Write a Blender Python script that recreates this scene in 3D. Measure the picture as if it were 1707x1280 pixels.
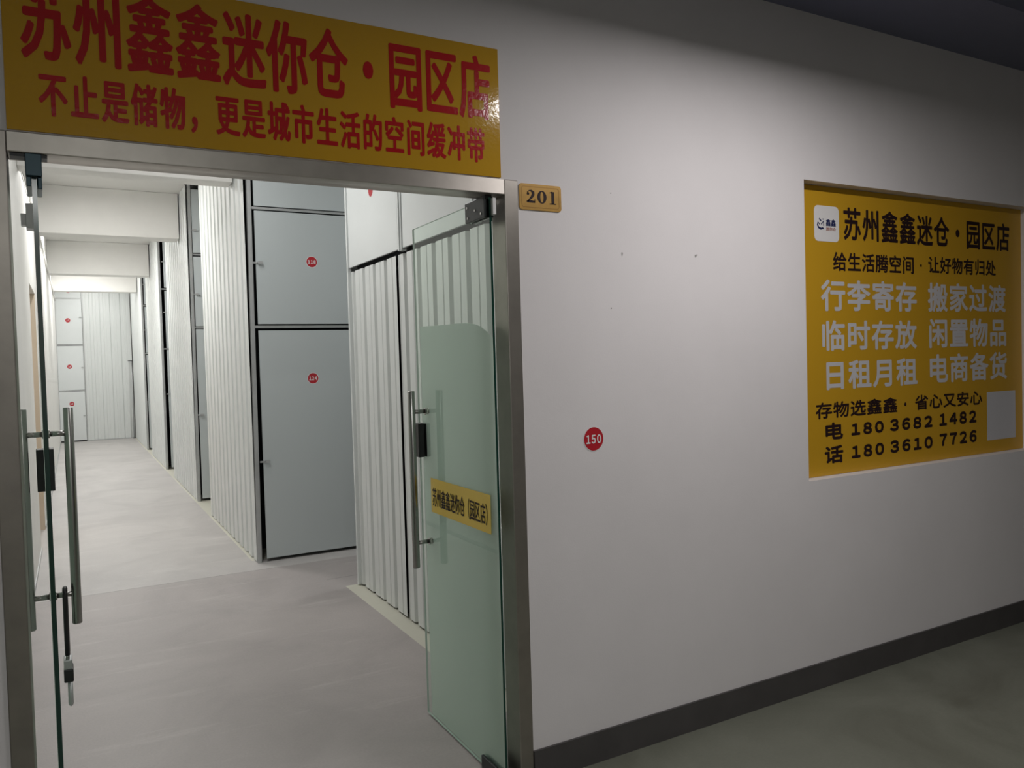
import bpy, bmesh, math, random
from mathutils import Matrix, Vector
random.seed(7)
for o in list(bpy.data.objects): bpy.data.objects.remove(o)
SC = bpy.context.scene
COL = SC.collection

# ---------------------------------------------------------------- camera, world, light, exposure
cd = bpy.data.cameras.new('camera'); cd.sensor_fit = 'HORIZONTAL'; cd.sensor_width = 36.0; cd.lens = 27.7617; cd.clip_start = 0.05
cam = bpy.data.objects.new('camera', cd); COL.objects.link(cam)
cam.matrix_world = Matrix(((0.8736548, 0.0394185, -0.4849469, 0.0),
                           (-0.4857017, 0.0119516, -0.8740429, -2.55903),
                           (-0.0286576, 0.9991513, 0.0295873, 1.6),
                           (0, 0, 0, 1)))
SC.camera = cam
w = bpy.data.worlds.new('world'); SC.world = w; w.use_nodes = True
w.node_tree.nodes['Background'].inputs[0].default_value = (0.5, 0.52, 0.55, 1)
w.node_tree.nodes['Background'].inputs[1].default_value = 0.05
SC.view_settings.view_transform = 'Standard'; SC.view_settings.look = 'None'
SC.view_settings.exposure = 0.0; SC.view_settings.gamma = 1.0
SC.view_settings.use_curve_mapping = False

def area(name, loc, sx, sy, power, color=(1, 1, 1), rot=(0, 0, 0)):
    l = bpy.data.lights.new(name, 'AREA'); l.shape = 'RECTANGLE'; l.size = sx; l.size_y = sy
    l.energy = power; l.color = color
    o = bpy.data.objects.new(name, l); o.location = loc; o.rotation_euler = rot; COL.objects.link(o)
    return o
WARM = (1.0, 0.99, 0.975); COOL = (0.95, 0.98, 1.0)
# name, centre, size x, size y, power, colour: each sits on the underside of a lamp built further down
LAMPS = [('hall', (2.46, -1.12, 2.93), 0.95, 0.10, 26.0, (1.0, 0.965, 0.955)),
         ('hall', (0.2, -4.3, 2.93), 1.15, 0.10, 50.0, (0.98, 1.0, 0.965)),  # unseen fill lamp, added behind the camera to lift the hall's ambient light
         ('inside', (0.72, 2.7, 3.76), 0.16, 1.6, 28.0, WARM),
         ('inside', (0.15, 6.4, 3.76), 0.16, 1.2, 45.0, WARM),
         ('inside', (0.2, 10.7, 3.76), 0.16, 1.2, 54.0, WARM),
         ('inside', (0.2, 14.6, 3.76), 0.16, 1.2, 50.0, WARM),
         ('inside', (0.45, 17.3, 3.76), 0.16, 0.8, 20.0, WARM),
         ('aisle', (3.7, 3.55, 3.76), 1.2, 0.16, 14.0, COOL)]
for n, loc, sx, sy, p, c in LAMPS:
    area('lamp_light', (loc[0], loc[1], loc[2] - 0.004), sx, sy, p, c)

# ---------------------------------------------------------------- materials
MATS = {}
def mat(name, col, rough=0.5, metal=0.0, spec=0.5, bump=0.0, bscale=40.0, vary=0.0, vscale=3.0, stretch=None, coat=0.0):
    if name in MATS: return MATS[name]
    m = bpy.data.materials.new(name); m.use_nodes = True; nt = m.node_tree
    b = nt.nodes['Principled BSDF']
    b.inputs['Base Color'].default_value = (*col, 1); b.inputs['Roughness'].default_value = rough
    b.inputs['Metallic'].default_value = metal; b.inputs['Specular IOR Level'].default_value = spec
    b.inputs['Coat Weight'].default_value = coat
    if bump or vary:
        tc = nt.nodes.new('ShaderNodeTexCoord'); src = tc.outputs['Object']
        if stretch:
            mp = nt.nodes.new('ShaderNodeMapping'); mp.inputs['Scale'].default_value = stretch
            nt.links.new(src, mp.inputs['Vector']); src = mp.outputs['Vector']
    if bump:
        n = nt.nodes.new('ShaderNodeTexNoise'); n.inputs['Scale'].default_value = bscale; n.inputs['Detail'].default_value = 4
        nt.links.new(src, n.inputs['Vector'])
        bp = nt.nodes.new('ShaderNodeBump'); bp.inputs['Strength'].default_value = bump; bp.inputs['Distance'].default_value = 0.01
        nt.links.new(n.outputs['Fac'], bp.inputs['Height']); nt.links.new(bp.outputs['Normal'], b.inputs['Normal'])
    if vary:
        n2 = nt.nodes.new('ShaderNodeTexNoise'); n2.inputs['Scale'].default_value = vscale; n2.inputs['Detail'].default_value = 6
        n2.inputs['Roughness'].default_value = 0.6
        nt.links.new(src, n2.inputs['Vector'])
        r = nt.nodes.new('ShaderNodeValToRGB')
        r.color_ramp.elements[0].position = 0.3; r.color_ramp.elements[1].position = 0.72
        r.color_ramp.elements[0].color = (*[max(0, c * (1 - vary)) for c in col], 1)
        r.color_ramp.elements[1].color = (*[min(1, c * (1 + vary)) for c in col], 1)
        nt.links.new(n2.outputs['Fac'], r.inputs['Fac']); nt.links.new(r.outputs['Color'], b.inputs['Base Color'])
    MATS[name] = m
    return m

M_WALL = mat('hall_wall_paint', (0.78, 0.745, 0.755), 0.7, bump=0.035, bscale=160, vary=0.03, vscale=2.0)
M_WALLIN = mat('inside_wall_paint', (0.82, 0.808, 0.775), 0.65, bump=0.05, bscale=90, vary=0.03, vscale=2.5)
M_HWALL = mat('hall_back_paint', (0.46, 0.45, 0.44), 0.7, bump=0.05, bscale=60)
M_CEIL = mat('ceiling_paint', (0.80, 0.79, 0.76), 0.8, bump=0.04, bscale=60)
M_HCEIL = mat('hall_ceiling_paint', (0.55, 0.57, 0.56), 0.8, bump=0.1, bscale=20)
M_NAVY = mat('navy_soffit_paint', (0.16, 0.168, 0.26), 0.33, bump=0.03, bscale=30)
M_BASE = mat('charcoal_skirting', (0.072, 0.066, 0.066), 0.55, bump=0.05, bscale=60, vary=0.12, vscale=6)
M_STEEL = mat('brushed_stainless', (0.46, 0.42, 0.38), 0.34, 1.0, bump=0.05, bscale=24, vary=0.16, vscale=7, stretch=(1, 1, 1))
def brushed(name, col, rough, rot):
    m = mat(name, col, rough, 0.9, vary=0.10, vscale=9)
    b = m.node_tree.nodes['Principled BSDF']
    b.inputs['Anisotropic'].default_value = 0.6; b.inputs['Anisotropic Rotation'].default_value = rot
    return m
M_STEELH = brushed('steel_brushed_lengthwise', (0.54, 0.50, 0.46), 0.42, 0.25)
M_STEELV = brushed('steel_brushed_upright', (0.43, 0.395, 0.36), 0.42, 0.0)
M_CHROME = mat('satin_steel', (0.37, 0.365, 0.35), 0.26, 1.0)
M_GUNMETAL = mat('dark_patch_metal', (0.02, 0.022, 0.023), 0.35, 0.5)
M_TEAL = mat('dark_teal_patch', (0.012, 0.04, 0.055), 0.35, 0.3)
M_BLACK = mat('black_plastic', (0.012, 0.012, 0.013), 0.45)
M_SHEET = mat('white_sheet_metal', (0.77, 0.80, 0.795), 0.36, bump=0.05, bscale=5, vary=0.02, vscale=2)
M_RIB = mat('white_corrugated_steel', (0.75, 0.775, 0.76), 0.36)
M_DOOR = mat('shaded_white_steel_door', (0.555, 0.60, 0.605), 0.40, bump=0.02, bscale=2.0)  # white door steel with its shade put into the base colour
M_POST = mat('galvanised_post', (0.50, 0.51, 0.51), 0.42, 0.55, vary=0.08, vscale=9)
M_DARK = mat('unlit_gap_shade', (0.03, 0.032, 0.034), 0.9)  # near-black colour standing in for the unlit space behind door gaps
M_RED = mat('red_sticker', (0.50, 0.018, 0.03), 0.38)
M_WHITE = mat('white_print', (0.82, 0.80, 0.80), 0.5)
M_YEL = mat('amber_sign_vinyl', (0.60, 0.33, 0.024), 0.10, bump=0.045, bscale=70)
M_YELP = mat('amber_poster_vinyl', (0.58, 0.32, 0.016), 0.42, bump=0.05, bscale=60)
M_YELS = mat('yellow_sticker_vinyl', (0.92, 0.64, 0.08), 0.4)
M_REDT = mat('red_sign_vinyl', (0.50, 0.012, 0.018), 0.15, bump=0.07, bscale=70)
M_BLKT = mat('black_print', (0.022, 0.010, 0.012), 0.55, spec=0.2)
M_GREYT = mat('pale_print', (0.60, 0.585, 0.61), 0.5)
M_NAVYT = mat('navy_print', (0.015, 0.022, 0.10), 0.45)
M_RUST = mat('rust_red_print', (0.35, 0.09, 0.05), 0.45)
M_BRASS = mat('gold_plate', (0.40, 0.22, 0.035), 0.35, 0.25, vary=0.12, vscale=30)
M_BRASSD = mat('dark_gold_line', (0.25, 0.13, 0.02), 0.4, 0.4)
M_DOORB = mat('beige_reveal', (0.66, 0.56, 0.44), 0.6)
M_CHIP = mat('grey_plaster_chip', (0.34, 0.325, 0.315), 0.9)
M_LAMP = mat('white_lamp_body', (0.8, 0.8, 0.8), 0.4)
def emit(name, col, s):
    m = bpy.data.materials.new(name); m.use_nodes = True; b = m.node_tree.nodes['Principled BSDF']
    b.inputs['Base Color'].default_value = (0.8, 0.8, 0.8, 1)
    b.inputs['Emission Color'].default_value = (*col, 1); b.inputs['Emission Strength'].default_value = s
    return m
M_TUBE = emit('lamp_diffuser', (1, 0.97, 0.93), 6.0)

def concrete(name, base, dark, light, rough, inside):
    m = bpy.data.materials.new(name); m.use_nodes = True; nt = m.node_tree; L = nt.links.new
    b = nt.nodes['Principled BSDF']; b.inputs['Roughness'].default_value = rough
    tc = nt.nodes.new('ShaderNodeTexCoord'); P = tc.outputs['Object']
    n = nt.nodes.new('ShaderNodeTexNoise'); n.inputs['Scale'].default_value = 1.3; n.inputs['Detail'].default_value = 8; n.inputs['Roughness'].default_value = 0.62
    n.inputs['Distortion'].default_value = 0.8
    L(P, n.inputs['Vector'])
    r = nt.nodes.new('ShaderNodeValToRGB'); cr = r.color_ramp
    cr.elements[0].position = 0.28; cr.elements[0].color = (*dark, 1)
    cr.elements[1].position = 0.74; cr.elements[1].color = (*light, 1)
    e = cr.elements.new(0.5); e.color = (*base, 1)
    L(n.outputs['Fac'], r.inputs['Fac'])
    # fine grain
    g = nt.nodes.new('ShaderNodeTexNoise'); g.inputs['Scale'].default_value = 90; g.inputs['Detail'].default_value = 3
    L(P, g.inputs['Vector'])
    mr = nt.nodes.new('ShaderNodeMapRange'); mr.inputs[3].default_value = 0.90; mr.inputs[4].default_value = 1.10
    L(g.outputs['Fac'], mr.inputs[0])
    mx = nt.nodes.new('ShaderNodeMix'); mx.data_type = 'RGBA'; mx.blend_type = 'MULTIPLY'; mx.inputs[0].default_value = 1.0
    L(r.outputs['Color'], mx.inputs[6]); L(mr.outputs[0], mx.inputs[7])
    col = mx.outputs[2]
    def math_(op, a, bb):
        q = nt.nodes.new('ShaderNodeMath'); q.operation = op
        for i, v in enumerate((a, bb)):
            if isinstance(v, (int, float)): q.inputs[i].default_value = v
            else: L(v, q.inputs[i])
        return q.outputs[0]
    def over(fac, c, under):
        q = nt.nodes.new('ShaderNodeMix'); q.data_type = 'RGBA'
        L(fac, q.inputs[0]); L(under, q.inputs[6]); q.inputs[7].default_value = (*c, 1)
        return q.outputs[2]
    if inside:
        sp = nt.nodes.new('ShaderNodeSeparateXYZ'); L(P, sp.inputs[0]); X, Y = sp.outputs[0], sp.outputs[1]
        # the coat nearer than the cross joint is a darker, pinker grey
        nr = nt.nodes.new('ShaderNodeMix'); nr.data_type = 'RGBA'; nr.blend_type = 'MULTIPLY'
        L(math_('LESS_THAN', Y, 3.87), nr.inputs[0]); L(col, nr.inputs[6]); nr.inputs[7].default_value = (0.80, 0.765, 0.765, 1)
        col = nr.outputs[2]
        # unpainted strips: along the near block and in the far cross aisles
        a = math_('MULTIPLY', math_('GREATER_THAN', X, 1.665), math_('LESS_THAN', Y, 3.02))
        c2 = math_('MULTIPLY', math_('GREATER_THAN', X, 1.236), math_('GREATER_THAN', Y, 4.2))
        col = over(math_('MAXIMUM', a, c2), (0.60, 0.59, 0.50), col)
        # cut joints in the screed
        j = math_('MULTIPLY', math_('LESS_THAN', math_('ABSOLUTE', math_('SUBTRACT', Y, 3.87), 0), 0.004), math_('LESS_THAN', X, 1.36))
        j2 = math_('MULTIPLY', math_('LESS_THAN', math_('ABSOLUTE', math_('SUBTRACT', Y, 3.27), 0), 0.004), math_('GREATER_THAN', X, 1.6))
        col = over(math_('MAXIMUM', j, j2), (0.22, 0.21, 0.20), col)
        # pale scuffs dragged across the floor
        mp = nt.nodes.new('ShaderNodeMapping'); mp.inputs['Scale'].default_value = (0.5, 2.6, 1); mp.inputs['Rotation'].default_value = (0, 0, 0.12)
        L(P, mp.inputs['Vector'])
        s = nt.nodes.new('ShaderNodeTexNoise'); s.inputs['Scale'].default_value = 2.2; s.inputs['Detail'].default_value = 7; s.inputs['Roughness'].default_value = 0.7
        L(mp.outputs[0], s.inputs['Vector'])
        sr = nt.nodes.new('ShaderNodeMapRange'); sr.inputs[1].default_value = 0.57; sr.inputs[2].default_value = 0.75; sr.inputs[4].default_value = 0.24
        L(s.outputs['Fac'], sr.inputs[0])
        col = over(sr.outputs[0], (0.80, 0.78, 0.74), col)
    L(col, b.inputs['Base Color'])
    bp = nt.nodes.new('ShaderNodeBump'); bp.inputs['Strength'].default_value = 0.12; bp.inputs['Distance'].default_value = 0.004
    L(g.outputs['Fac'], bp.inputs['Height']); L(bp.outputs['Normal'], b.inputs['Normal'])
    return m
M_FLOOR = concrete('grey_screed', (0.50, 0.477, 0.462), (0.43, 0.41, 0.398), (0.565, 0.54, 0.522), 0.5, True)
M_HFLOOR = concrete('green_grey_concrete', (0.165, 0.170, 0.135), (0.118, 0.118, 0.090), (0.21, 0.216, 0.175), 0.5, False)

def glass_mat():
    m = bpy.data.materials.new('green_tint_glass'); m.use_nodes = True; nt = m.node_tree; nt.nodes.clear(); L = nt.links.new
    out = nt.nodes.new('ShaderNodeOutputMaterial')
    t = nt.nodes.new('ShaderNodeBsdfTransparent'); t.inputs[0].default_value = (0.90, 0.972, 0.925, 1)
    t2 = nt.nodes.new('ShaderNodeBsdfTransparent'); t2.inputs[0].default_value = (0.985, 0.995, 0.988, 1)
    g = nt.nodes.new('ShaderNodeBsdfGlossy'); g.inputs['Roughness'].default_value = 0.0; g.inputs[0].default_value = (0.95, 1, 0.97, 1)
    fr = nt.nodes.new('ShaderNodeFresnel'); fr.inputs[0].default_value = 1.55
    geo = nt.nodes.new('ShaderNodeNewGeometry')
    m1 = nt.nodes.new('ShaderNodeMixShader'); L(fr.outputs[0], m1.inputs[0]); L(t.outputs[0], m1.inputs[1]); L(g.outputs[0], m1.inputs[2])
    m2 = nt.nodes.new('ShaderNodeMixShader'); L(geo.outputs['Backfacing'], m2.inputs[0]); L(m1.outputs[0], m2.inputs[1]); L(t2.outputs[0], m2.inputs[2])
    L(m2.outputs[0], out.inputs[0])
    return m
M_GLASS = glass_mat()
M_GEDGE = mat('green_glass_edge', (0.008, 0.045, 0.032), 0.15, spec=0.6)
M_GEDGE2 = mat('pale_glass_edge', (0.42, 0.55, 0.48), 0.25, spec=0.6)
def film_mat():
    m = bpy.data.materials.new('frosted_film'); m.use_nodes = True; nt = m.node_tree; nt.nodes.clear(); L = nt.links.new
    out = nt.nodes.new('ShaderNodeOutputMaterial')
    d = nt.nodes.new('ShaderNodeBsdfDiffuse'); d.inputs[0].default_value = (0.85, 0.97, 0.90, 1)
    t = nt.nodes.new('ShaderNodeBsdfTranslucent'); t.inputs[0].default_value = (0.92, 0.99, 0.95, 1)
    mx = nt.nodes.new('ShaderNodeMixShader'); mx.inputs[0].default_value = 0.5
    L(d.outputs[0], mx.inputs[1]); L(t.outputs[0], mx.inputs[2]); L(mx.outputs[0], out.inputs[0])
    return m
M_FILM = film_mat()

# ---------------------------------------------------------------- helpers
def link(name, bm, m, parent=None, smooth=False, bevel=0.0):
    me = bpy.data.meshes.new(name); bm.normal_update(); bm.to_mesh(me); bm.free()
    o = bpy.data.objects.new(name, me); COL.objects.link(o)
    for x in (m if isinstance(m, (list, tuple)) else [m]): me.materials.append(x)
    if smooth:
        for p in me.polygons: p.use_smooth = True
    if bevel:
        md = o.modifiers.new('bevel', 'BEVEL'); md.width = bevel; md.segments = 2; md.limit_method = 'ANGLE'
    if parent: o.parent = parent
    return o
def box(bm, x0, x1, y0, y1, z0, z1, mi=0):
    v = [bm.verts.new(p) for p in ((x0, y0, z0), (x1, y0, z0), (x1, y1, z0), (x0, y1, z0), (x0, y0, z1), (x1, y0, z1), (x1, y1, z1), (x0, y1, z1))]
    for f in ((0, 3, 2, 1), (4, 5, 6, 7), (0, 1, 5, 4), (1, 2, 6, 5), (2, 3, 7, 6), (3, 0, 4, 7)):
        bm.faces.new([v[i] for i in f]).material_index = mi
    return v
def boxes(name, lst, m, parent=None, bevel=0.0):
    bm = bmesh.new()
    for b in lst: box(bm, *b)
    return link(name, bm, m, parent, bevel=bevel)
def tube(bm, pts, r, n=16, cap=True):
    rings = []
    pts = [Vector(p) for p in pts]
    for i, p in enumerate(pts):
        d = (pts[min(i + 1, len(pts) - 1)] - pts[max(i - 1, 0)]).normalized()
        up = Vector((0, 0, 1)) if abs(d.z) < 0.9 else Vector((1, 0, 0))
        a = d.cross(up).normalized(); b = d.cross(a)
        rr = r[i] if isinstance(r, (list, tuple)) else r
        rings.append([bm.verts.new(p + (a * math.cos(2 * math.pi * k / n) + b * math.sin(2 * math.pi * k / n)) * rr) for k in range(n)])
    for q in range(len(rings) - 1):
        for k in range(n):
            f = bm.faces.new((rings[q][k], rings[q][(k + 1) % n], rings[q + 1][(k + 1) % n], rings[q + 1][k])); f.smooth = True
    if cap:
        bm.faces.new(rings[0]); bm.faces.new(list(reversed(rings[-1])))
    bmesh.ops.recalc_face_normals(bm, faces=bm.faces)
def empty(name, loc, label=None, cat=None, group=None, rz=0.0, kind=None):
    o = bpy.data.objects.new(name, None); COL.objects.link(o); o.location = loc; o.rotation_euler = (0, 0, rz)
    o.empty_display_size = 0.1
    return tag(o, label, cat, group, kind)
def tag(o, label=None, cat=None, group=None, kind=None):
    if label: o['label'] = label
    if cat: o['category'] = cat
    if group: o['group'] = group
    if kind: o['kind'] = kind
    return o
def struct(name, lst, m):
    return tag(boxes(name, lst, m), kind='structure')

def glyphs(body, space=1.0):
    """flat outlines of a line of writing: verts, faces in a unit box fitted to its ink"""
    cu = bpy.data.curves.new('writing', 'FONT'); cu.body = body; cu.resolution_u = 3; cu.size = 1.0; cu.space_character = space
    o = bpy.data.objects.new('writing', cu); COL.objects.link(o)
    bpy.context.view_layer.update()
    e = o.evaluated_get(bpy.context.evaluated_depsgraph_get()); me = e.to_mesh()
    vs = [v.co.copy() for v in me.vertices]; fs = [list(p.vertices) for p in me.polygons]
    e.to_mesh_clear(); bpy.data.objects.remove(o); bpy.data.curves.remove(cu)
    x0 = min(v.x for v in vs); x1 = max(v.x for v in vs); y0 = min(v.y for v in vs); y1 = max(v.y for v in vs)
    return [((v.x - x0) / (x1 - x0), (v.y - y0) / (y1 - y0)) for v in vs], fs
def write(bm, body, u0, u1, v0, v1, place, bold=0.0, mi=0, space=1.0):
    """writing fitted into the rectangle u0..u1, v0..v1; place(u, v) gives the 3D point; bold thickens strokes by a spread"""
    vs, fs = glyphs(body, space)
    offs = [(0, 0)] if not bold else [(-bold, 0), (bold, 0), (0, bold), (0, -bold), (-bold * .7, -bold * .7), (bold * .7, bold * .7), (-bold * .7, bold * .7), (bold * .7, -bold * .7)]
    for k, (du, dv) in enumerate(offs):
        bv = [bm.verts.new(place(u0 + bold + (u1 - u0 - 2 * bold) * a + du, v0 + bold + (v1 - v0 - 2 * bold) * b + dv, k * 0.00003)) for a, b in vs]
        for f in fs:
            try: bm.faces.new([bv[i] for i in f]).material_index = mi
            except ValueError: pass
def on_front(y, ox=0.0, oz=0.0):          # a plane facing the hall (-Y)
    return lambda u, v, e=0.0: (u - ox, y - e, v - oz)
def disc(bm, place, cu, cv, r, n=40, mi=0, t=0.0):
    vs = [bm.verts.new(place(cu + r * math.cos(2 * math.pi * k / n), cv + r * math.sin(2 * math.pi * k / n), t)) for k in range(n)]
    bm.faces.new(vs).material_index = mi
def rounded(u0, u1, v0, v1, r, n=6):
    pts = []
    for cx, cy, a0 in ((u1 - r, v0 + r, -90), (u1 - r, v1 - r, 0), (u0 + r, v1 - r, 90), (u0 + r, v0 + r, 180)):
        for k in range(n + 1):
            a = math.radians(a0 + 90 * k / n); pts.append((cx + r * math.cos(a), cy + r * math.sin(a)))
    return pts
def slab(bm, pts, place, t, mi=0):
    a = [bm.verts.new(place(u, v, 0.0)) for u, v in pts]; b = [bm.verts.new(place(u, v, t)) for u, v in pts]
    n = len(pts)
    bm.faces.new(b).material_index = mi; bm.faces.new(list(reversed(a))).material_index = mi
    for i in range(n): bm.faces.new((a[i], a[(i + 1) % n], b[(i + 1) % n], b[i])).material_index = mi

# ---------------------------------------------------------------- the setting
W = 0.11                                     # thickness of the front wall
DX0, DX1, DZ = -0.192, 1.465, 2.266           # outer edges of the door frame
PX0, PX1, PZ0, PZ1, PD = 3.0, 4.91, 0.993, 2.402, 0.064   # poster recess
ZS = 3.176                                    # underside of the navy soffit
struct('wall_front', [(-4, DX0, 0, W, 0, 3.9), (DX0, DX1, 0, W, DZ, 3.9), (DX1, PX0, 0, W, 0, 3.9),
                      (PX0, PX1, 0, W, 0, PZ0), (PX0, PX1, 0, W, PZ1, 3.9), (PX0, PX1, PD, W, PZ0, PZ1), (PX1, 10, 0, W, 0, 3.9)], M_WALL)
struct('baseboard_front', [(DX1 + 0.001, 10, -0.010, 0, 0, 0.1215), (-4, DX0 - 0.001, -0.010, 0, 0, 0.1215)], M_BASE)
struct('floor', [(-4, 10, -5.2, 0.0, -0.1, 0)], M_HFLOOR)
struct('floor', [(-0.5, 4.7, 0.0, 18.8, -0.1, 0)], M_FLOOR)
struct('ceiling', [(-4, 10, -5.2, -0.45, 3.62, 3.75)], M_HCEIL)
tag(boxes('trim_1', [(-4, 10, -0.45, 0, ZS, 3.75)], M_NAVY), kind='structure')
struct('wall_back', [(-4, 10, -5.3, -5.2, 0, 3.75)], M_HWALL)
struct('wall_left', [(-4.1, -4, -5.2, 0, 0, 3.75)], M_WALL)
struct('wall_right', [(10, 10.1, -5.2, 0, 0, 3.75)], M_WALL)
ZC = 3.84
struct('ceiling', [(-0.5, 4.7, W, 18.8, ZC, 3.95)], M_CEIL)
XL = -0.313
struct('wall_left', [(-0.5, XL, W, 5.70, 0, ZC), (-0.5, XL, 5.70, 6.90, 2.42, ZC), (-0.5, XL, 6.90, 18.8, 0, ZC)], M_WALLIN)
struct('door_2', [(-0.5, XL - 0.14, 5.70, 6.90, 0, 2.42), (XL - 0.14, XL - 0.001, 6.86, 6.90, 0, 2.42), (XL - 0.14, XL - 0.001, 5.70, 5.74, 0, 2.42)], M_DOORB)
struct('baseboard_left', [(XL, XL + 0.008, W, 5.70, 0, 0.035), (XL, XL + 0.008, 6.90, 18.42, 0, 0.035)], M_POST)
struct('wall_right', [(4.6, 4.7, W, 18.8, 0, ZC)], M_WALLIN)
struct('wall_back', [(-0.5, 4.7, 18.7, 18.8, 0, ZC)], M_WALLIN)
for y0, y1, z in ((4.48, 4.70, 3.18), (8.30, 8.62, 3.268), (12.80, 13.12, 3.282), (16.0, 16.3, 3.28)):
    tag(boxes('ceiling_beam', [(XL, 1.247, y0, y1, z, ZC)], M_WALLIN, bevel=0.008), kind='structure')
bm = bmesh.new(); tube(bm, [(XL + 0.016, 4.72, 3.30), (XL + 0.016, 18.3, 3.27)], 0.013, 12)
tag(link('trim_2', bm, M_WALLIN), kind='structure')          # conduit along the left wall

# stainless door frame
fr = empty('door_1', (0.636, 0, 0), kind='structure')
J = 0.006
boxes('jamb', [(DX0 - .636, -0.136 - .636, -J, 0.10, 0, DZ)], M_STEELV, fr, 0.003)
boxes('jamb', [(1.409 - .636, DX1 - .636, -J, 0.10, 0, DZ)], M_STEELV, fr, 0.003)
boxes('lintel', [(-0.136 - .636, 1.409 - .636, -J - 0.001, 0.10, 2.209, DZ)], M_STEELH, fr, 0.003)

# ---------------------------------------------------------------- signs on the hall wall
s = empty('storefront_sign', (0.632, 0, 2.27), 'long amber sign with red writing fixed to the wall over the glass doors', 'sign')
boxes('panel', [(-0.132 - .632, 1.396 - .632, -0.006, 0, 0, 0.464)], M_YEL, s, 0.001)
P = on_front(-0.0068, 0.632, 2.27)
bm = bmesh.new(); write(bm, '苏州鑫鑫迷你仓・园区店', -0.092, 1.362, 2.468, 2.700, P, 0.0042, 0, 1.05); link('large_writing', bm, M_REDT, s)
bm = bmesh.new(); write(bm, '不止是储物，更是城市生活的空间缓冲带', -0.054, 1.332, 2.312, 2.440, P, 0.0027, 0, 1.16); link('small_writing', bm, M_REDT, s)

s = empty('number_plate', (1.562, 0, 2.16), 'small gold room number plate beside the door frame', 'sign')
P = on_front(0, 1.562, 2.16)
bm = bmesh.new(); slab(bm, rounded(1.471, 1.655, 2.161, 2.258, 0.012), P, 0.005); link('plate', bm, M_BRASS, s)
bm = bmesh.new()
o_, i_ = rounded(1.480, 1.646, 2.170, 2.249, 0.010), rounded(1.4822, 1.6438, 2.1722, 2.2468, 0.009)
P2 = on_front(-0.0055, 1.562, 2.16)
a = [bm.verts.new(P2(*p)) for p in o_]; b = [bm.verts.new(P2(*p)) for p in i_]
for k in range(len(a)): bm.faces.new((a[k], a[(k + 1) % len(a)], b[(k + 1) % len(a)], b[k]))
link('border_line', bm, M_BRASSD, s)
def fat_serif(bm, place):                     # 2 0 1 in a bold serif face, drawn in a unit box each
    def stroke(pts, ox, sx, oz, sz):          # pts: (x, z, half width) along the stroke
        L_, R_ = [], []
        for i, (x, z, h) in enumerate(pts):
            x2, z2, _ = pts[min(i + 1, len(pts) - 1)]; x1, z1, _ = pts[max(i - 1, 0)]
            dx, dz = (x2 - x1) * sx, (z2 - z1) * sz; l = math.hypot(dx, dz); nx, nz = -dz / l, dx / l
            L_.append(place(ox + x * sx + nx * h * sx, oz + z * sz + nz * h * sx, 0)); R_.append(place(ox + x * sx - nx * h * sx, oz + z * sz - nz * h * sx, 0))
        L_ = [bm.verts.new(p) for p in L_]; R_ = [bm.verts.new(p) for p in R_]
        for i in range(len(pts) - 1): bm.faces.new((L_[i], R_[i], R_[i + 1], L_[i + 1]))
    z0, h = 2.188, 0.047
    # 2
    ox, sx = 1.501, 0.038
    pts = [(0.13, 0.70, .04), (0.16, 0.84, .05), (0.34, 0.955, .05), (0.58, 0.95, .09), (0.78, 0.82, .155), (0.78, 0.66, .16), (0.62, 0.45, .13), (0.38, 0.27, .09), (0.14, 0.08, .05)]
    stroke(pts, ox, sx, z0, h)
    disc(bm, place, ox + 0.20 * sx, z0 + 0.70 * h, 0.0052, 20)
    stroke([(0.04, 0.09, .10), (0.5, 0.10, .12), (0.97, 0.07, .09)], ox, sx, z0, h)
    stroke([(0.93, 0.02, .05), (0.97, 0.30, .02)], ox, sx, z0, h)
    # 0
    ox, sx = 1.549, 0.040; n = 36
    A = [bm.verts.new(place(ox + sx * (.5 + .5 * math.cos(2 * math.pi * k / n)), z0 + h * (.5 + .51 * math.sin(2 * math.pi * k / n)), 0)) for k in range(n)]
    B = [bm.verts.new(place(ox + sx * (.5 + .185 * math.cos(2 * math.pi * k / n)), z0 + h * (.5 + .43 * math.sin(2 * math.pi * k / n)), 0)) for k in range(n)]
    for k in range(n): bm.faces.new((A[k], A[(k + 1) % n], B[(k + 1) % n], B[k]))
    # 1
    ox, sx = 1.603, 0.026
    stroke([(0.55, 0.02, .24), (0.55, 0.99, .24)], ox, sx, z0, h)
    stroke([(0.0, 0.02, .07), (1.08, 0.02, .07)], ox, sx, z0, h)
    stroke([(0.02, 0.90, .05), (0.4, 0.96, .10)], ox, sx, z0, h)
bm = bmesh.new(); fat_serif(bm, on_front(-0.0057, 1.562, 2.16)); link('digits', bm, M_BLKT, s)

def number_disc(parent, place, cu, cv, r, txt, big=False):
    bm = bmesh.new(); disc(bm, place, cu, cv, r, 40, 0, 0.0008); disc(bm, place, cu, cv, r * 1.10, 40, 1, 0.0004)
    d = link('number_sticker', bm, [M_RED, M_WHITE], parent)
    if txt:
        k = 0.76 if len(txt) == 3 else 0.55
        bm = bmesh.new(); write(bm, ''.join(chr(ord(ch) + 0xFEE0) for ch in txt), cu - r * k, cu + r * k, cv - r * 0.36, cv + r * 0.36, lambda u, v, e=0: place(u, v, 0.0013 + e), r * 0.035, 0, 0.58)
        link('number', bm, M_WHITE, parent)
    return d
s = empty('number_sticker', (1.78, 0, 1.283), 'round red sticker numbered 150 stuck on the bare white wall', 'sticker')
P = lambda u, v, e=0.0: (u - 1.78, -0.0004 - e, v - 1.283)
bm = bmesh.new(); disc(bm, P, 1.78, 1.283, 0.046, 48, 0, 0.0012); disc(bm, P, 1.78, 1.283, 0.0495, 48, 1, 0.0006); link('disc', bm, [M_RED, M_WHITE], s)
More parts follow.
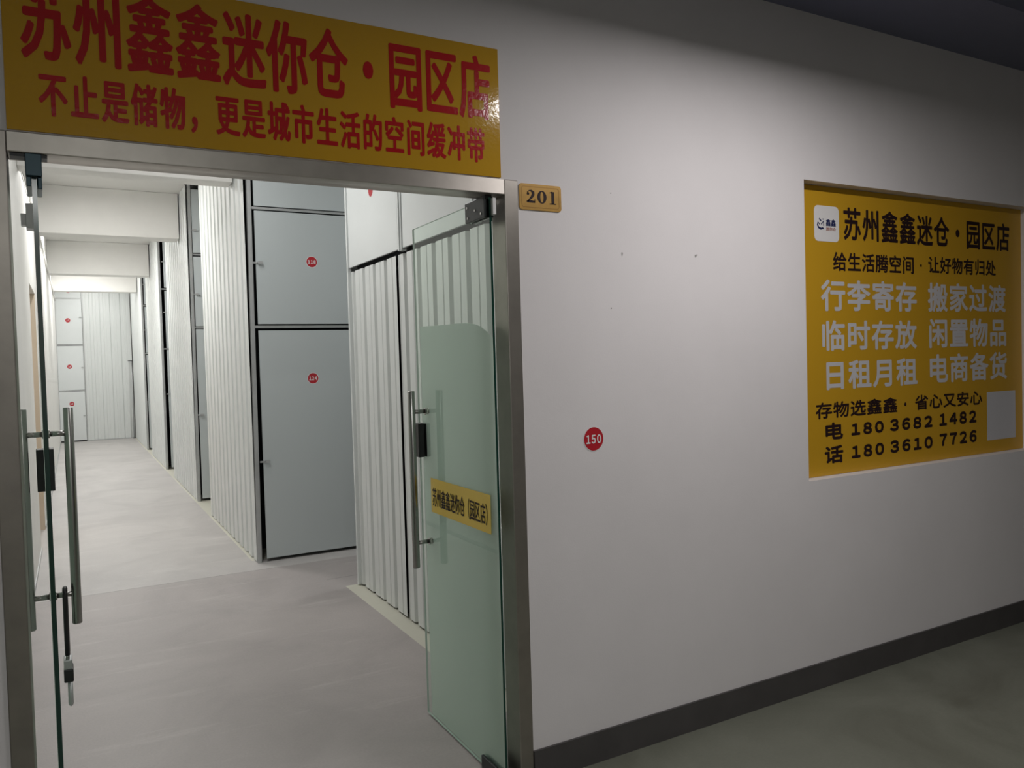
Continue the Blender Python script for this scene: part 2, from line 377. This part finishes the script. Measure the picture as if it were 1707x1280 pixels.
bm = bmesh.new(); write(bm, '１５０', 1.744, 1.815, 1.2645, 1.3, lambda u, v, e=0: P(u, v, 0.0018 + e), 0.0012, 0, 0.58); link('number', bm, M_WHITE, s)

bm = bmesh.new()
for x, z, sx, sz in ((1.941, 2.015, .006, .010), (2.328, 2.022, .007, .009), (2.336, 2.026, .006, .003), (1.881, 1.797, .004, .004), (1.893, 2.253, .004, .003)):
    pts = [(x + sx * math.cos(a) * random.uniform(.5, 1), z + sz * math.sin(a) * random.uniform(.5, 1)) for a in [k * math.pi / 4 for k in range(8)]]
    slab(bm, pts, on_front(0), 0.0008)
tag(link('trim_3', bm, M_CHIP), kind='structure')            # chips knocked out of the wall plaster

# poster in its recess
s = empty('poster', (3.94, PD, PZ0), 'large amber advertising poster set in the wall recess at right', 'poster')
PO = (3.94, PD, PZ0)
boxes('sheet', [(PX0 + .002 - 3.94, PX1 - .002 - 3.94, -0.003, -0.0006, 0.002, PZ1 - PZ0 - .002)], M_YELP, s)
P = on_front(-0.0036, 3.94, PZ0)
def line(name, segs, m, bold, space=1.0):
    for body, u0, u1, v0, v1 in segs:
        bm = bmesh.new(); write(bm, body, u0, u1, v0, v1, P, bold, 0, space); link(name, bm, m, s)
line('shop_name', [('苏州鑫鑫迷仓・园区店', 3.348, 4.788, 2.148, 2.312)], M_BLKT, 0.0036, 1.10)
line('slogan', [('给生活腾空间', 3.267, 3.897, 1.994, 2.088), ('・', 3.950, 3.966, 2.034, 2.050), ('让好物有归处', 4.020, 4.648, 2.004, 2.094)], M_BLKT, 0.0024, 1.06)
line('service_line', [('行李寄存', 3.176, 3.918, 1.797, 1.952), ('搬家过渡', 4.013, 4.745, 1.797, 1.955)], M_GREYT, 0.0042, 1.08)
line('service_line', [('临时存放', 3.180, 3.914, 1.602, 1.752), ('闲置物品', 4.021, 4.745, 1.602, 1.762)], M_GREYT, 0.0042, 1.08)
line('service_line', [('日租月租', 3.206, 3.916, 1.410, 1.555), ('电商备货', 4.023, 4.750, 1.412, 1.570)], M_GREYT, 0.0042, 1.08)
line('motto', [('存物选鑫鑫', 3.125, 3.745, 1.273, 1.354), ('・', 3.801, 3.821, 1.302, 1.322), ('省心又安心', 3.891, 4.500, 1.275, 1.356)], M_BLKT, 0.0024, 1.05)
line('phone_word', [('电', 3.193, 3.321, 1.167, 1.252), ('话', 3.184, 3.320, 1.050, 1.138)], M_BLKT, 0.0036)
line('phone_number', [('１８０', 3.382, 3.633, 1.176, 1.238), ('３６８２', 3.683, 4.040, 1.176, 1.241), ('１４８２', 4.101, 4.443, 1.176, 1.246)], M_BLKT, 0.0046, 0.64)
line('phone_number', [('１８０', 3.382, 3.633, 1.061, 1.126), ('３６１０', 3.683, 4.040, 1.063, 1.130), ('７７２６', 4.101, 4.443, 1.066, 1.136)], M_BLKT, 0.0046, 0.64)
bm = bmesh.new(); slab(bm, rounded(4.546, 4.832, 1.066, 1.342, 0.003), P, 0.0004); link('blank_square', bm, M_GREYT, s)
bm = bmesh.new(); slab(bm, rounded(3.137, 3.314, 2.134, 2.306, 0.026), P, 0.0005); lg = link('logo_badge', bm, M_WHITE, s)
PB = lambda u, v, e=0.0: P(u, v, 0.0010 + e)
bm = bmesh.new()
def ribbon(bm, pts, place, mi=0):
    L_, R_ = [], []
    for i, (x, z, h) in enumerate(pts):
        x2, z2, _ = pts[min(i + 1, len(pts) - 1)]; x1, z1, _ = pts[max(i - 1, 0)]
        l = math.hypot(x2 - x1, z2 - z1); nx, nz = -(z2 - z1) / l, (x2 - x1) / l
        L_.append(bm.verts.new(place(x + nx * h, z + nz * h))); R_.append(bm.verts.new(place(x - nx * h, z - nz * h)))
    for i in range(len(pts) - 1): bm.faces.new((L_[i], R_[i], R_[i + 1], L_[i + 1])).material_index = mi
def lpx(x, y): return 3.137 + (x - 125) / 680.0 * 0.177, 2.306 - (y - 145) / 1000.0 * 0.172     # badge drawing grid
def rib(pts, h): ribbon(bm, [(*lpx(x, y), h * k) for x, y, k in pts], PB)
rib([(258, 510, 1), (312, 580, 1)], 0.0036)
rib([(272, 680, .8), (222, 610, 1), (212, 690, 1.1), (240, 760, 1.3), (300, 795, 1.5), (345, 785, 1.2), (345, 750, 1.0)], 0.0036)
rib([(312, 672, 1), (378, 580, 1), (380, 710, .8)], 0.0036)
rib([(345, 755, .8), (385, 800, .8)], 0.0034)
disc(bm, PB, *lpx(365, 525), 0.0034, 16)
u0, v1 = lpx(440, 510); u1, v0 = lpx(715, 710); write(bm, '鑫鑫', u0, u1, v0, v1, PB, 0.0009)
link('logo_mark', bm, M_NAVYT, s)
bm = bmesh.new(); u0, v1 = lpx(440, 738); u1, v0 = lpx(715, 835); write(bm, '迷你仓', u0, u1, v0, v1, PB, 0.0004)
link('logo_words', bm, M_RUST, s)

# ---------------------------------------------------------------- glass doors (built along +Y from the hinge)
GY0, GY1, GZ0, GZ1, GT = 0.012, 0.757, 0.012, 2.198, 0.006
def glass_door(loc, rz, label, side, GT=0.006):
    """side = -1: the hall face (film behind, sticker in front) looks to -X"""
    d = empty('glass_door', loc, label, 'door', None, rz)
    bm = bmesh.new(); box(bm, -GT, GT, GY0, GY1, GZ0, GZ1)
    bm.normal_update()
    for f in bm.faces: f.material_index = 0 if abs(f.normal.x) > 0.5 else (1 if f.normal.y < -0.5 else 2)
    link('glass_pane', bm, [M_GLASS, M_GEDGE, M_GEDGE2], d)
    # frosted film with its swept top corner, on the far face of the glass
    top = [(0.730, 1.762), (0.60, 1.760), (0.449, 1.757), (0.34, 1.756), (0.256, 1.753), (0.19, 1.747), (0.135, 1.735), (0.08, 1.713), (0.020, 1.680)]
    bm = bmesh.new()
    ring = [(0.020, 0.014), (0.730, 0.014)] + top
    xf = -side * (GT + 0.0012)
    vs = [bm.verts.new((xf, y, z)) for y, z in ring]; bm.faces.new(vs)
    link('frosted_film', bm, M_FILM, d)
    # tubular pull handles, one on each face
    for sg in (-1, 1):
        xb = sg * 0.071
        bm = bmesh.new(); tube(bm, [(xb, 0.668, 0.703), (xb, 0.668, 0.706), (xb, 0.668, 1.476), (xb, 0.668, 1.479)], [0.0145, 0.016, 0.016, 0.0145], 20)
        h = link('pull_handle', bm, M_CHROME, d)
        for z in (0.812, 1.388):
            bm = bmesh.new(); tube(bm, [(sg * (GT + .001), 0.668, z), (xb, 0.668, z)], 0.0095, 14); link('standoff', bm, M_CHROME, h)
            bm = bmesh.new(); tube(bm, [(sg * (GT + .0005), 0.668, z), (sg * (GT + .006), 0.668, z)], 0.015, 16); link('washer', bm, M_CHROME, h)
    # lock case clamped over the free edge
    boxes('lock_case', [(-0.033, -GT - .0005, 0.690, 0.762, 1.183, 1.332), (GT + .0005, 0.022, 0.690, 0.762, 1.183, 1.332), (-0.03, 0.02, 0.7575, 0.762, 1.183, 1.332)], M_BLACK, d, 0.004)
    # patch fittings at the hinge
    return d
rd = glass_door((1.356, 0, 0), 0.0, 'right glass door standing open inward, yellow shop sticker on frosted film', -1, 0.0045)
ld = glass_door((-0.0735, 0.0, 0), 0.0285, 'left glass door standing open inward and seen edge on, dark lock hung on its handle', 1)
def patch(d, m, zt, zb, top=True):
    zlo, zhi = (zb, zt)
    o = boxes('patch_fitting', [(-0.019, -GT - .0006, 0.022, 0.186, zlo, zhi), (GT + .0006, 0.019, 0.022, 0.186, zlo, zhi)], m, d, 0.003)
    return o
p = patch(rd, M_GUNMETAL, 2.205, 2.128)
bm = bmesh.new()
for y, z in ((0.05, 2.145), (0.16, 2.145), (0.165, 2.185), (0.10, 2.165)): tube(bm, [(-0.0192, y, z), (-0.021, y, z)], 0.005, 12)
link('screw', bm, M_CHROME, p)
boxes('pivot_cap', [(0.004, 0.018, -0.002, 0.020, 2.135, 2.196)], M_WHITE, p, 0.002)
boxes('pivot_block', [(-0.016, 0.012, 0.02, 0.09, 2.196, 2.2085)], M_BLACK, p)
p = patch(rd, M_GUNMETAL, 0.062, 0.006); boxes('pivot_block', [(-0.014, 0.014, 0.03, 0.09, 0.0, 0.006)], M_BLACK, p)
p = patch(ld, M_TEAL, 2.203, 2.125)
boxes('clamp_cover', [(-0.020, 0.020, -0.012, 0.020, 2.146, 2.2075)], M_TEAL, p, 0.002)
boxes('clamp_jaw', [(-0.019, -0.007, -0.006, 0.020, 2.118, 2.145), (0.008, 0.019, -0.006, 0.020, 2.112, 2.145)], M_TEAL, p, 0.002)
boxes('pivot_arm', [(-0.055, 0.034, 0.0, 0.045, 2.199, 2.2075)], M_BLACK, p)
p = patch(ld, M_GUNMETAL, 0.062, 0.006); boxes('pivot_block', [(-0.014, 0.014, 0.03, 0.09, 0.0, 0.006)], M_BLACK, p)
boxes('corner_clamp', [(-0.030, -GT - .0005, 0.69, 0.757, 2.112, 2.20), (-0.046, -0.030, 0.70, 0.75, 2.125, 2.165)], M_POST, ld, 0.002)
# sticker on the right door
PS = lambda u, v, e=0.0: (-GT - 0.0008 - e, u, v)
bm = bmesh.new(); box(bm, -GT - 0.0012, -GT - 0.0004, 0.066, 0.630, 0.949, 1.098); st = link('shop_sticker', bm, M_YELS, rd)
bm = bmesh.new(); write(bm, '苏州鑫鑫迷你仓（园区店）', -0.612, -0.092, 0.977, 1.060, lambda u, v, e=0: (-GT - 0.0022 - e, -u, v), 0.0008); link('sticker_writing', bm, M_BLKT, st)

# long lock hung over the lower standoff of the left door
lx, ly = -0.0735 - 0.668 * math.sin(0.0285) + 0.036, 0.668
s = empty('bicycle_lock', (lx, ly, 0.41), 'dark bicycle style lock with black looped shackle hanging from the left door handle', 'lock')
R_ = 0.021
bm = bmesh.new()
pts = [(0, -R_, 0.19), (0, -R_, 0.405)] + [(0, -R_ * math.cos(a), 0.405 + R_ * 0.9 * math.sin(a)) for a in [math.pi * k / 10 for k in range(1, 10)]] + [(0, R_, 0.405), (0, R_, 0.19)]
tube(bm, pts, 0.0082, 12); link('shackle', bm, M_BLACK, s)
bm = bmesh.new(); tube(bm, [(0, -R_, 0.165), (0, -R_, 0.20)], 0.0065, 12); link('shackle_end', bm, M_CHROME, s)
bm = bmesh.new(); tube(bm, [(0, R_, 0.165), (0, R_, 0.20)], 0.0065, 12); link('shackle_end', bm, M_CHROME, s)
boxes('lock_body', [(-0.013, 0.013, -0.034, 0.034, 0.142, 0.176)], M_POST, s, 0.003)
boxes('lock_cover', [(-0.014, 0.016, -0.036, 0.036, 0.096, 0.143)], M_BLACK, s, 0.004)
bm = bmesh.new(); tube(bm, [(0.004, 0, 0.098), (0.004, 0, 0.012), (0.004, 0, 0.004), (0.004, 0, 0.0)], [0.0085, 0.0085, 0.007, 0.003], 14); link('locking_rod', bm, M_POST, s)

# ---------------------------------------------------------------- storage blocks
def ribbed(bm, axis, c, a0, a1, z0, z1, pitch, depth, out, duty=0.62, fine=True):
    """corrugated sheet at coordinate c across `axis` ('x' or 'y'), running a0..a1; crowns stand out by depth towards `out`"""
    pts = []; a = a0; k = 0
    while a < a1 - 1e-6:
        e = min(a + pitch, a1)
        for f, h in ((0, 1), (0.02, 1), (duty * 0.36, 1), (duty * 0.39, 0.82), (duty * 0.44, 0.82), (duty * 0.47, 1), (duty - 0.03, 1), (duty + 0.06, 0), (0.94, 0)):
            if h == 0.82 and not fine: h = 1
            q = a + pitch * f
            if q < e: pts.append((q, h))
        a = e
    pts.append((a1, 1))
    col = []
    for q, h in pts:
        d = c + out * depth * h - out * depth
        col.append([bm.verts.new((d, q, z) if axis == 'x' else (q, d, z)) for z in (z0, z1)])
    for i in range(len(col) - 1):
        bm.faces.new((col[i][0], col[i + 1][0], col[i + 1][1], col[i][1]))
def latch(parent, place, u, v, s=1):
    """hasp bridging the gap at u, pointing to +u*s"""
    bm = bmesh.new()
    slab(bm, [(u - .028 * s, v - .007), (u + .022 * s, v - .007), (u + .022 * s, v + .007), (u - .028 * s, v + .007)][::s], place, 0.006)
    tube(bm, [place(u + .022 * s, v, 0.0), place(u + .022 * s, v, 0.020)], 0.007, 10)
    slab(bm, rounded(u + .010 * s if s > 0 else u - .052, u + .052 * s if s > 0 else u - .010, v - .010, v + .012, 0.008, 3), lambda a, b, e: place(a, b, 0.014 + e), 0.010)
    return link('latch', bm, M_POST, parent)
def front_door(blk, place, u0, u1, v0, v1, name_txt, lat, num=None, s=1, m=None, upos=None):
    bm = bmesh.new(); slab(bm, [(u0, v0), (u1, v0), (u1, v1), (u0, v1)], lambda a, b, e: place(a, b, e - 0.016), 0.016)
    d = link('locker_door', bm, m or M_DOOR, blk, bevel=0.002)
    if name_txt is not None:
        number_disc(d, place, num[0], num[1], num[2], name_txt)
    if lat: latch(d, place, (u0 if s > 0 else u1), lat, s)
    return d
def row_block(y0, y1, label, doors, lean=0.0, gap=0.03, pitch=0.2165, second=True, xpost=1.262):
    """a block of lockers whose doors face the entrance at y0 and whose ribbed side runs along the corridor"""
    b = empty('locker_block', (1.25, y0, 0), label, 'storage unit', 'locker blocks along the right of the corridor')
    ox, oy = 1.25, y0
    P = lambda u, v, e=0.0: (u - ox, -e, v)          # front plane
    bm = bmesh.new(); ribbed(bm, 'x', 0.010, 0.012, y1 - y0, 0.006, ZC - 0.003, pitch, 0.032, -1, 0.64, fine=False)
    link('corrugated_side', bm, M_RIB, b)
    # corner post, leaning a little
    bm = bmesh.new(); v = box(bm, xpost - ox, xpost + 0.030 - ox, -0.012, 0.030, 0, ZC - 0.004)
    for q in v[4:]: q.co.x += lean
    link('corner_post', bm, M_POST, b)
    bm = bmesh.new(); v = box(bm, xpost + 0.031 - ox, xpost + 0.036 - ox, 0.004, 0.03, 0, ZC - 0.004)
    for q in v[4:]: q.co.x += lean
    link('post_flange', bm, M_POST, b)
    # rails between the doors
    for i in range(len(doors) - 1):
        z = doors[i][1] * 0.42 + doors[i + 1][0] * 0.58
        boxes('cross_rail', [(xpost + 0.03 - ox, 2.30 - ox, 0.010, 0.04, z - 0.010, z + 0.010)], M_POST, b)
        boxes('cross_rail', [(2.33 - ox, 3.25 - ox, 0.010, 0.04, z - 0.010, z + 0.010)], M_POST, b)
    boxes('middle_post', [(2.275 - ox, 2.31 - ox, -0.004, 0.04, 0, ZC - .004)], M_POST, b)
    for k, (z0, z1, num, lt) in enumerate(doors):
        front_door(b, P, xpost + 0.036 + gap, 2.262, z0, z1, num, lt, (1.796 - (0 if num != '124' else 0.024), 2.480 if num == '118' else 1.499, 0.0445))
        front_door(b, P, 2.325, 3.24, z0, z1, None, lt)
    bm = bmesh.new(); ribbed(bm, 'y', y1 - y0, 0.012, 2.05, 0.006, ZC - .003, 0.21, 0.02, 1)
    link('back_sheet', bm, M_RIB, b)
    boxes('shade_sheet', [(0.012, 2.04, 0.5, 0.51, 0.0, ZC - .004), (2.04, 2.05, 0.02, y1 - y0 - .02, 0, ZC - .004)], M_DARK, b)  # dark sheets added inside so the door gaps read as unlit
    return b
row_block(4.10, 6.58, 'nearest locker block, ribbed white side, white doors darkened for shade, stickered 118 and 124',
          [(0.026, 1.905, '124', 0.828), (1.958, 2.883, '118', 2.457), (2.922, ZC - .006, None, 3.4)], 0.028, 0.040)
row_block(7.66, 10.20, 'second locker block down the corridor, right behind the block stickered 118',
          [(0.030, 2.090, None, 1.050), (2.125, 2.965, None, 2.51), (3.012, 3.775, None, 3.28)], 0.020, 0.02)
row_block(11.30, 13.93, 'third locker block down the corridor, with a wide black door gap',
          [(0.030, 1.93, None, 1.22), (1.962, 2.885, None, 2.54), (2.935, ZC - .006, None, 3.35)], 0.0, 0.045, xpost=1.254)
row_block(15.03, 18.40, 'farthest narrow locker block, seen beside the end wall of the corridor',
          [(0.030, 1.93, None, 0.977), (1.975, 2.90, None, 2.43), (2.95, ZC - .006, None, 3.35)], 0.0, 0.02, xpost=1.254)

# near block beside the glass door: its flank faces the corridor
nb = empty('locker_block', (1.76, 1.65, 0), 'white locker block behind the right glass door, plain upper doors over ribbed sheet', 'storage unit')
NX, NY = 1.76, 1.65
PN = lambda u, v, e=0.0: (-e, u - NY, v)           # flank plane: u = y, v = z, outwards -X
bm = bmesh.new(); ribbed(bm, 'x', 0.014, 2.075 - NY, 2.985 - NY, 0.012, 2.268, 0.2165, 0.022, -1, 0.77); link('corrugated_sheet', bm, M_RIB, nb)
bm = bmesh.new(); ribbed(bm, 'x', 0.014, 0.22 - NY, 2.035 - NY, 0.012, 2.268, 0.2165, 0.022, -1, 0.77); link('corrugated_sheet', bm, M_RIB, nb)
boxes('corner_trim', [(-0.010, 0.020, 2.975 - NY, 3.0 - NY, 0.006, ZC - .004)], M_SHEET, nb, 0.002)
for y in (1.955, 0.955):
    boxes('door_post', [(-0.006, 0.03, y - 0.030 - NY, y + 0.030 - NY, 2.283, ZC - .004)], M_SHEET, nb, 0.004)
    boxes('post_rib', [(-0.014, -0.006, y - 0.010 - NY, y + 0.008 - NY, 2.283, ZC - .004)], M_SHEET, nb, 0.002)
for y0, y1, n in ((2.000, 2.973, 0), (0.995, 1.918, 1), (0.24, 0.915, 2)):
    d = front_door(nb, PN, y0, y1, 2.296, ZC - .02, None, None, None, m=M_SHEET)
    if n == 0: number_disc(d, PN, 2.458, 2.752, 0.0445, '')
boxes('shade_sheet', [(0.06, 0.07, 0.25 - NY, 2.97 - NY, 0, ZC - .004)], M_DARK, nb)
bm = bmesh.new(); ribbed(bm, 'y', 3.0 - NY, 0.02, 1.54, 0.006, ZC - .004, 0.21, 0.02, 1); link('corrugated_end', bm, M_RIB, nb)
bm = bmesh.new(); ribbed(bm, 'y', 0.22 - NY, 0.02, 1.54, 0.006, ZC - .004, 0.21, 0.02, -1); link('corrugated_end', bm, M_RIB, nb)

# end of the corridor: three stacked lockers, ribbed partition and leaning pole
EY = 18.45
eb = empty('locker_block', (-0.045, EY, 0), 'narrow locker stack at the far end wall, doors stickered 17, 18 and 19', 'storage unit')
PE = lambda u, v, e=0.0: (u + 0.045, -e, v)
for z0, z1, n, cu, cv, lt in ((0.03, 1.168, '19', -0.053, 0.887, 0.60), (1.205, 2.232, '18', -0.066, 1.752, 1.73), (2.275, 3.318, '17', -0.062, 2.827, 2.90), (3.345, ZC - .004, '', -0.035, 3.51, None)):
    front_door(eb, PE, -0.303, 0.222, z0, z1, n, lt, (cu, cv, 0.05), -1, M_SHEET)
for x in (-0.309, 0.236): boxes('post', [(x - 0.010 + 0.045, x + 0.008 + 0.045, -0.004, 0.03, 0, ZC - .004)], M_POST, eb)
for z in (1.187, 2.253, 3.331): boxes('cross_rail', [(-0.255, 0.27, 0.002, 0.03, z - .012, z + .012)], M_POST, eb)
boxes('shade_sheet', [(-0.258, 0.285, 0.20, 0.21, 0, ZC - .004)], M_DARK, eb)
p = empty('corrugated_partition', (0.75, EY, 0), 'ribbed white partition closing the corridor beside the lockers stickered 17 to 19', 'partition')
bm = bmesh.new(); ribbed(bm, 'y', 0.012, 0.248 - .75, 1.247 - .75, 0.02, ZC - .004, 0.215, 0.018, -1); link('sheet', bm, M_RIB, p)
boxes('floor_channel', [(0.248 - .75, 1.247 - .75, -0.012, 0.02, 0, 0.018)], M_POST, p)
p = empty('metal_pole', (1.19, EY - 0.05, 0), 'thin double metal pole leaning at the far end of the corridor', 'pole')
bm = bmesh.new(); tube(bm, [(0.028, 0, 0.0), (0.040, 0.02, 1.85)], 0.009, 10); link('pole', bm, M_POST, p)
bm = bmesh.new(); tube(bm, [(-0.022, 0, 0.0), (-0.030, 0.02, 1.85)], 0.006, 10); link('pole', bm, M_RIB, p)
boxes('end_bracket', [(-0.040, 0.052, 0.008, 0.032, 1.85, 1.862)], M_BLACK, p)
boxes('foot_plate', [(0.010, 0.060, -0.02, 0.02, 0.0, 0.012)], M_BLACK, p)

# ---------------------------------------------------------------- lamp bodies that carry the lights
LBL = ['slim white hanging lamp in front of the hall wall between sign and poster', 'unseen hanging fill lamp added behind the viewer to brighten the hall',
       'white ceiling lamp in the corridor just inside the glass doors', 'white ceiling lamp between the first and second corridor beams',
       'white ceiling lamp between the second and third corridor beams', 'white ceiling lamp between the third and last corridor beams',
       'short white ceiling lamp by the end wall of the corridor', 'white ceiling lamp in the cross aisle before doors 118 and 124']
for (n, loc, sx, sy, pw, c), lb in zip(LAMPS, LBL):
    l = empty('ceiling_lamp', loc, lb, 'lamp')
    hx, hy = sx / 2 + 0.01, sy / 2 + 0.01
    top = 0.05 if n == 'hall' else ZC - loc[2] - 0.001
    boxes('lamp_body', [(-hx, hx, -hy, hy, 0.004, top)], M_LAMP, l, 0.004)
    if n == 'hall':
        for q in (-0.4, 0.4):
            bm = bmesh.new(); tube(bm, [(q, 0, top), (q, 0, 3.619 - loc[2])], 0.003, 8); link('suspension_wire', bm, M_POST, l)
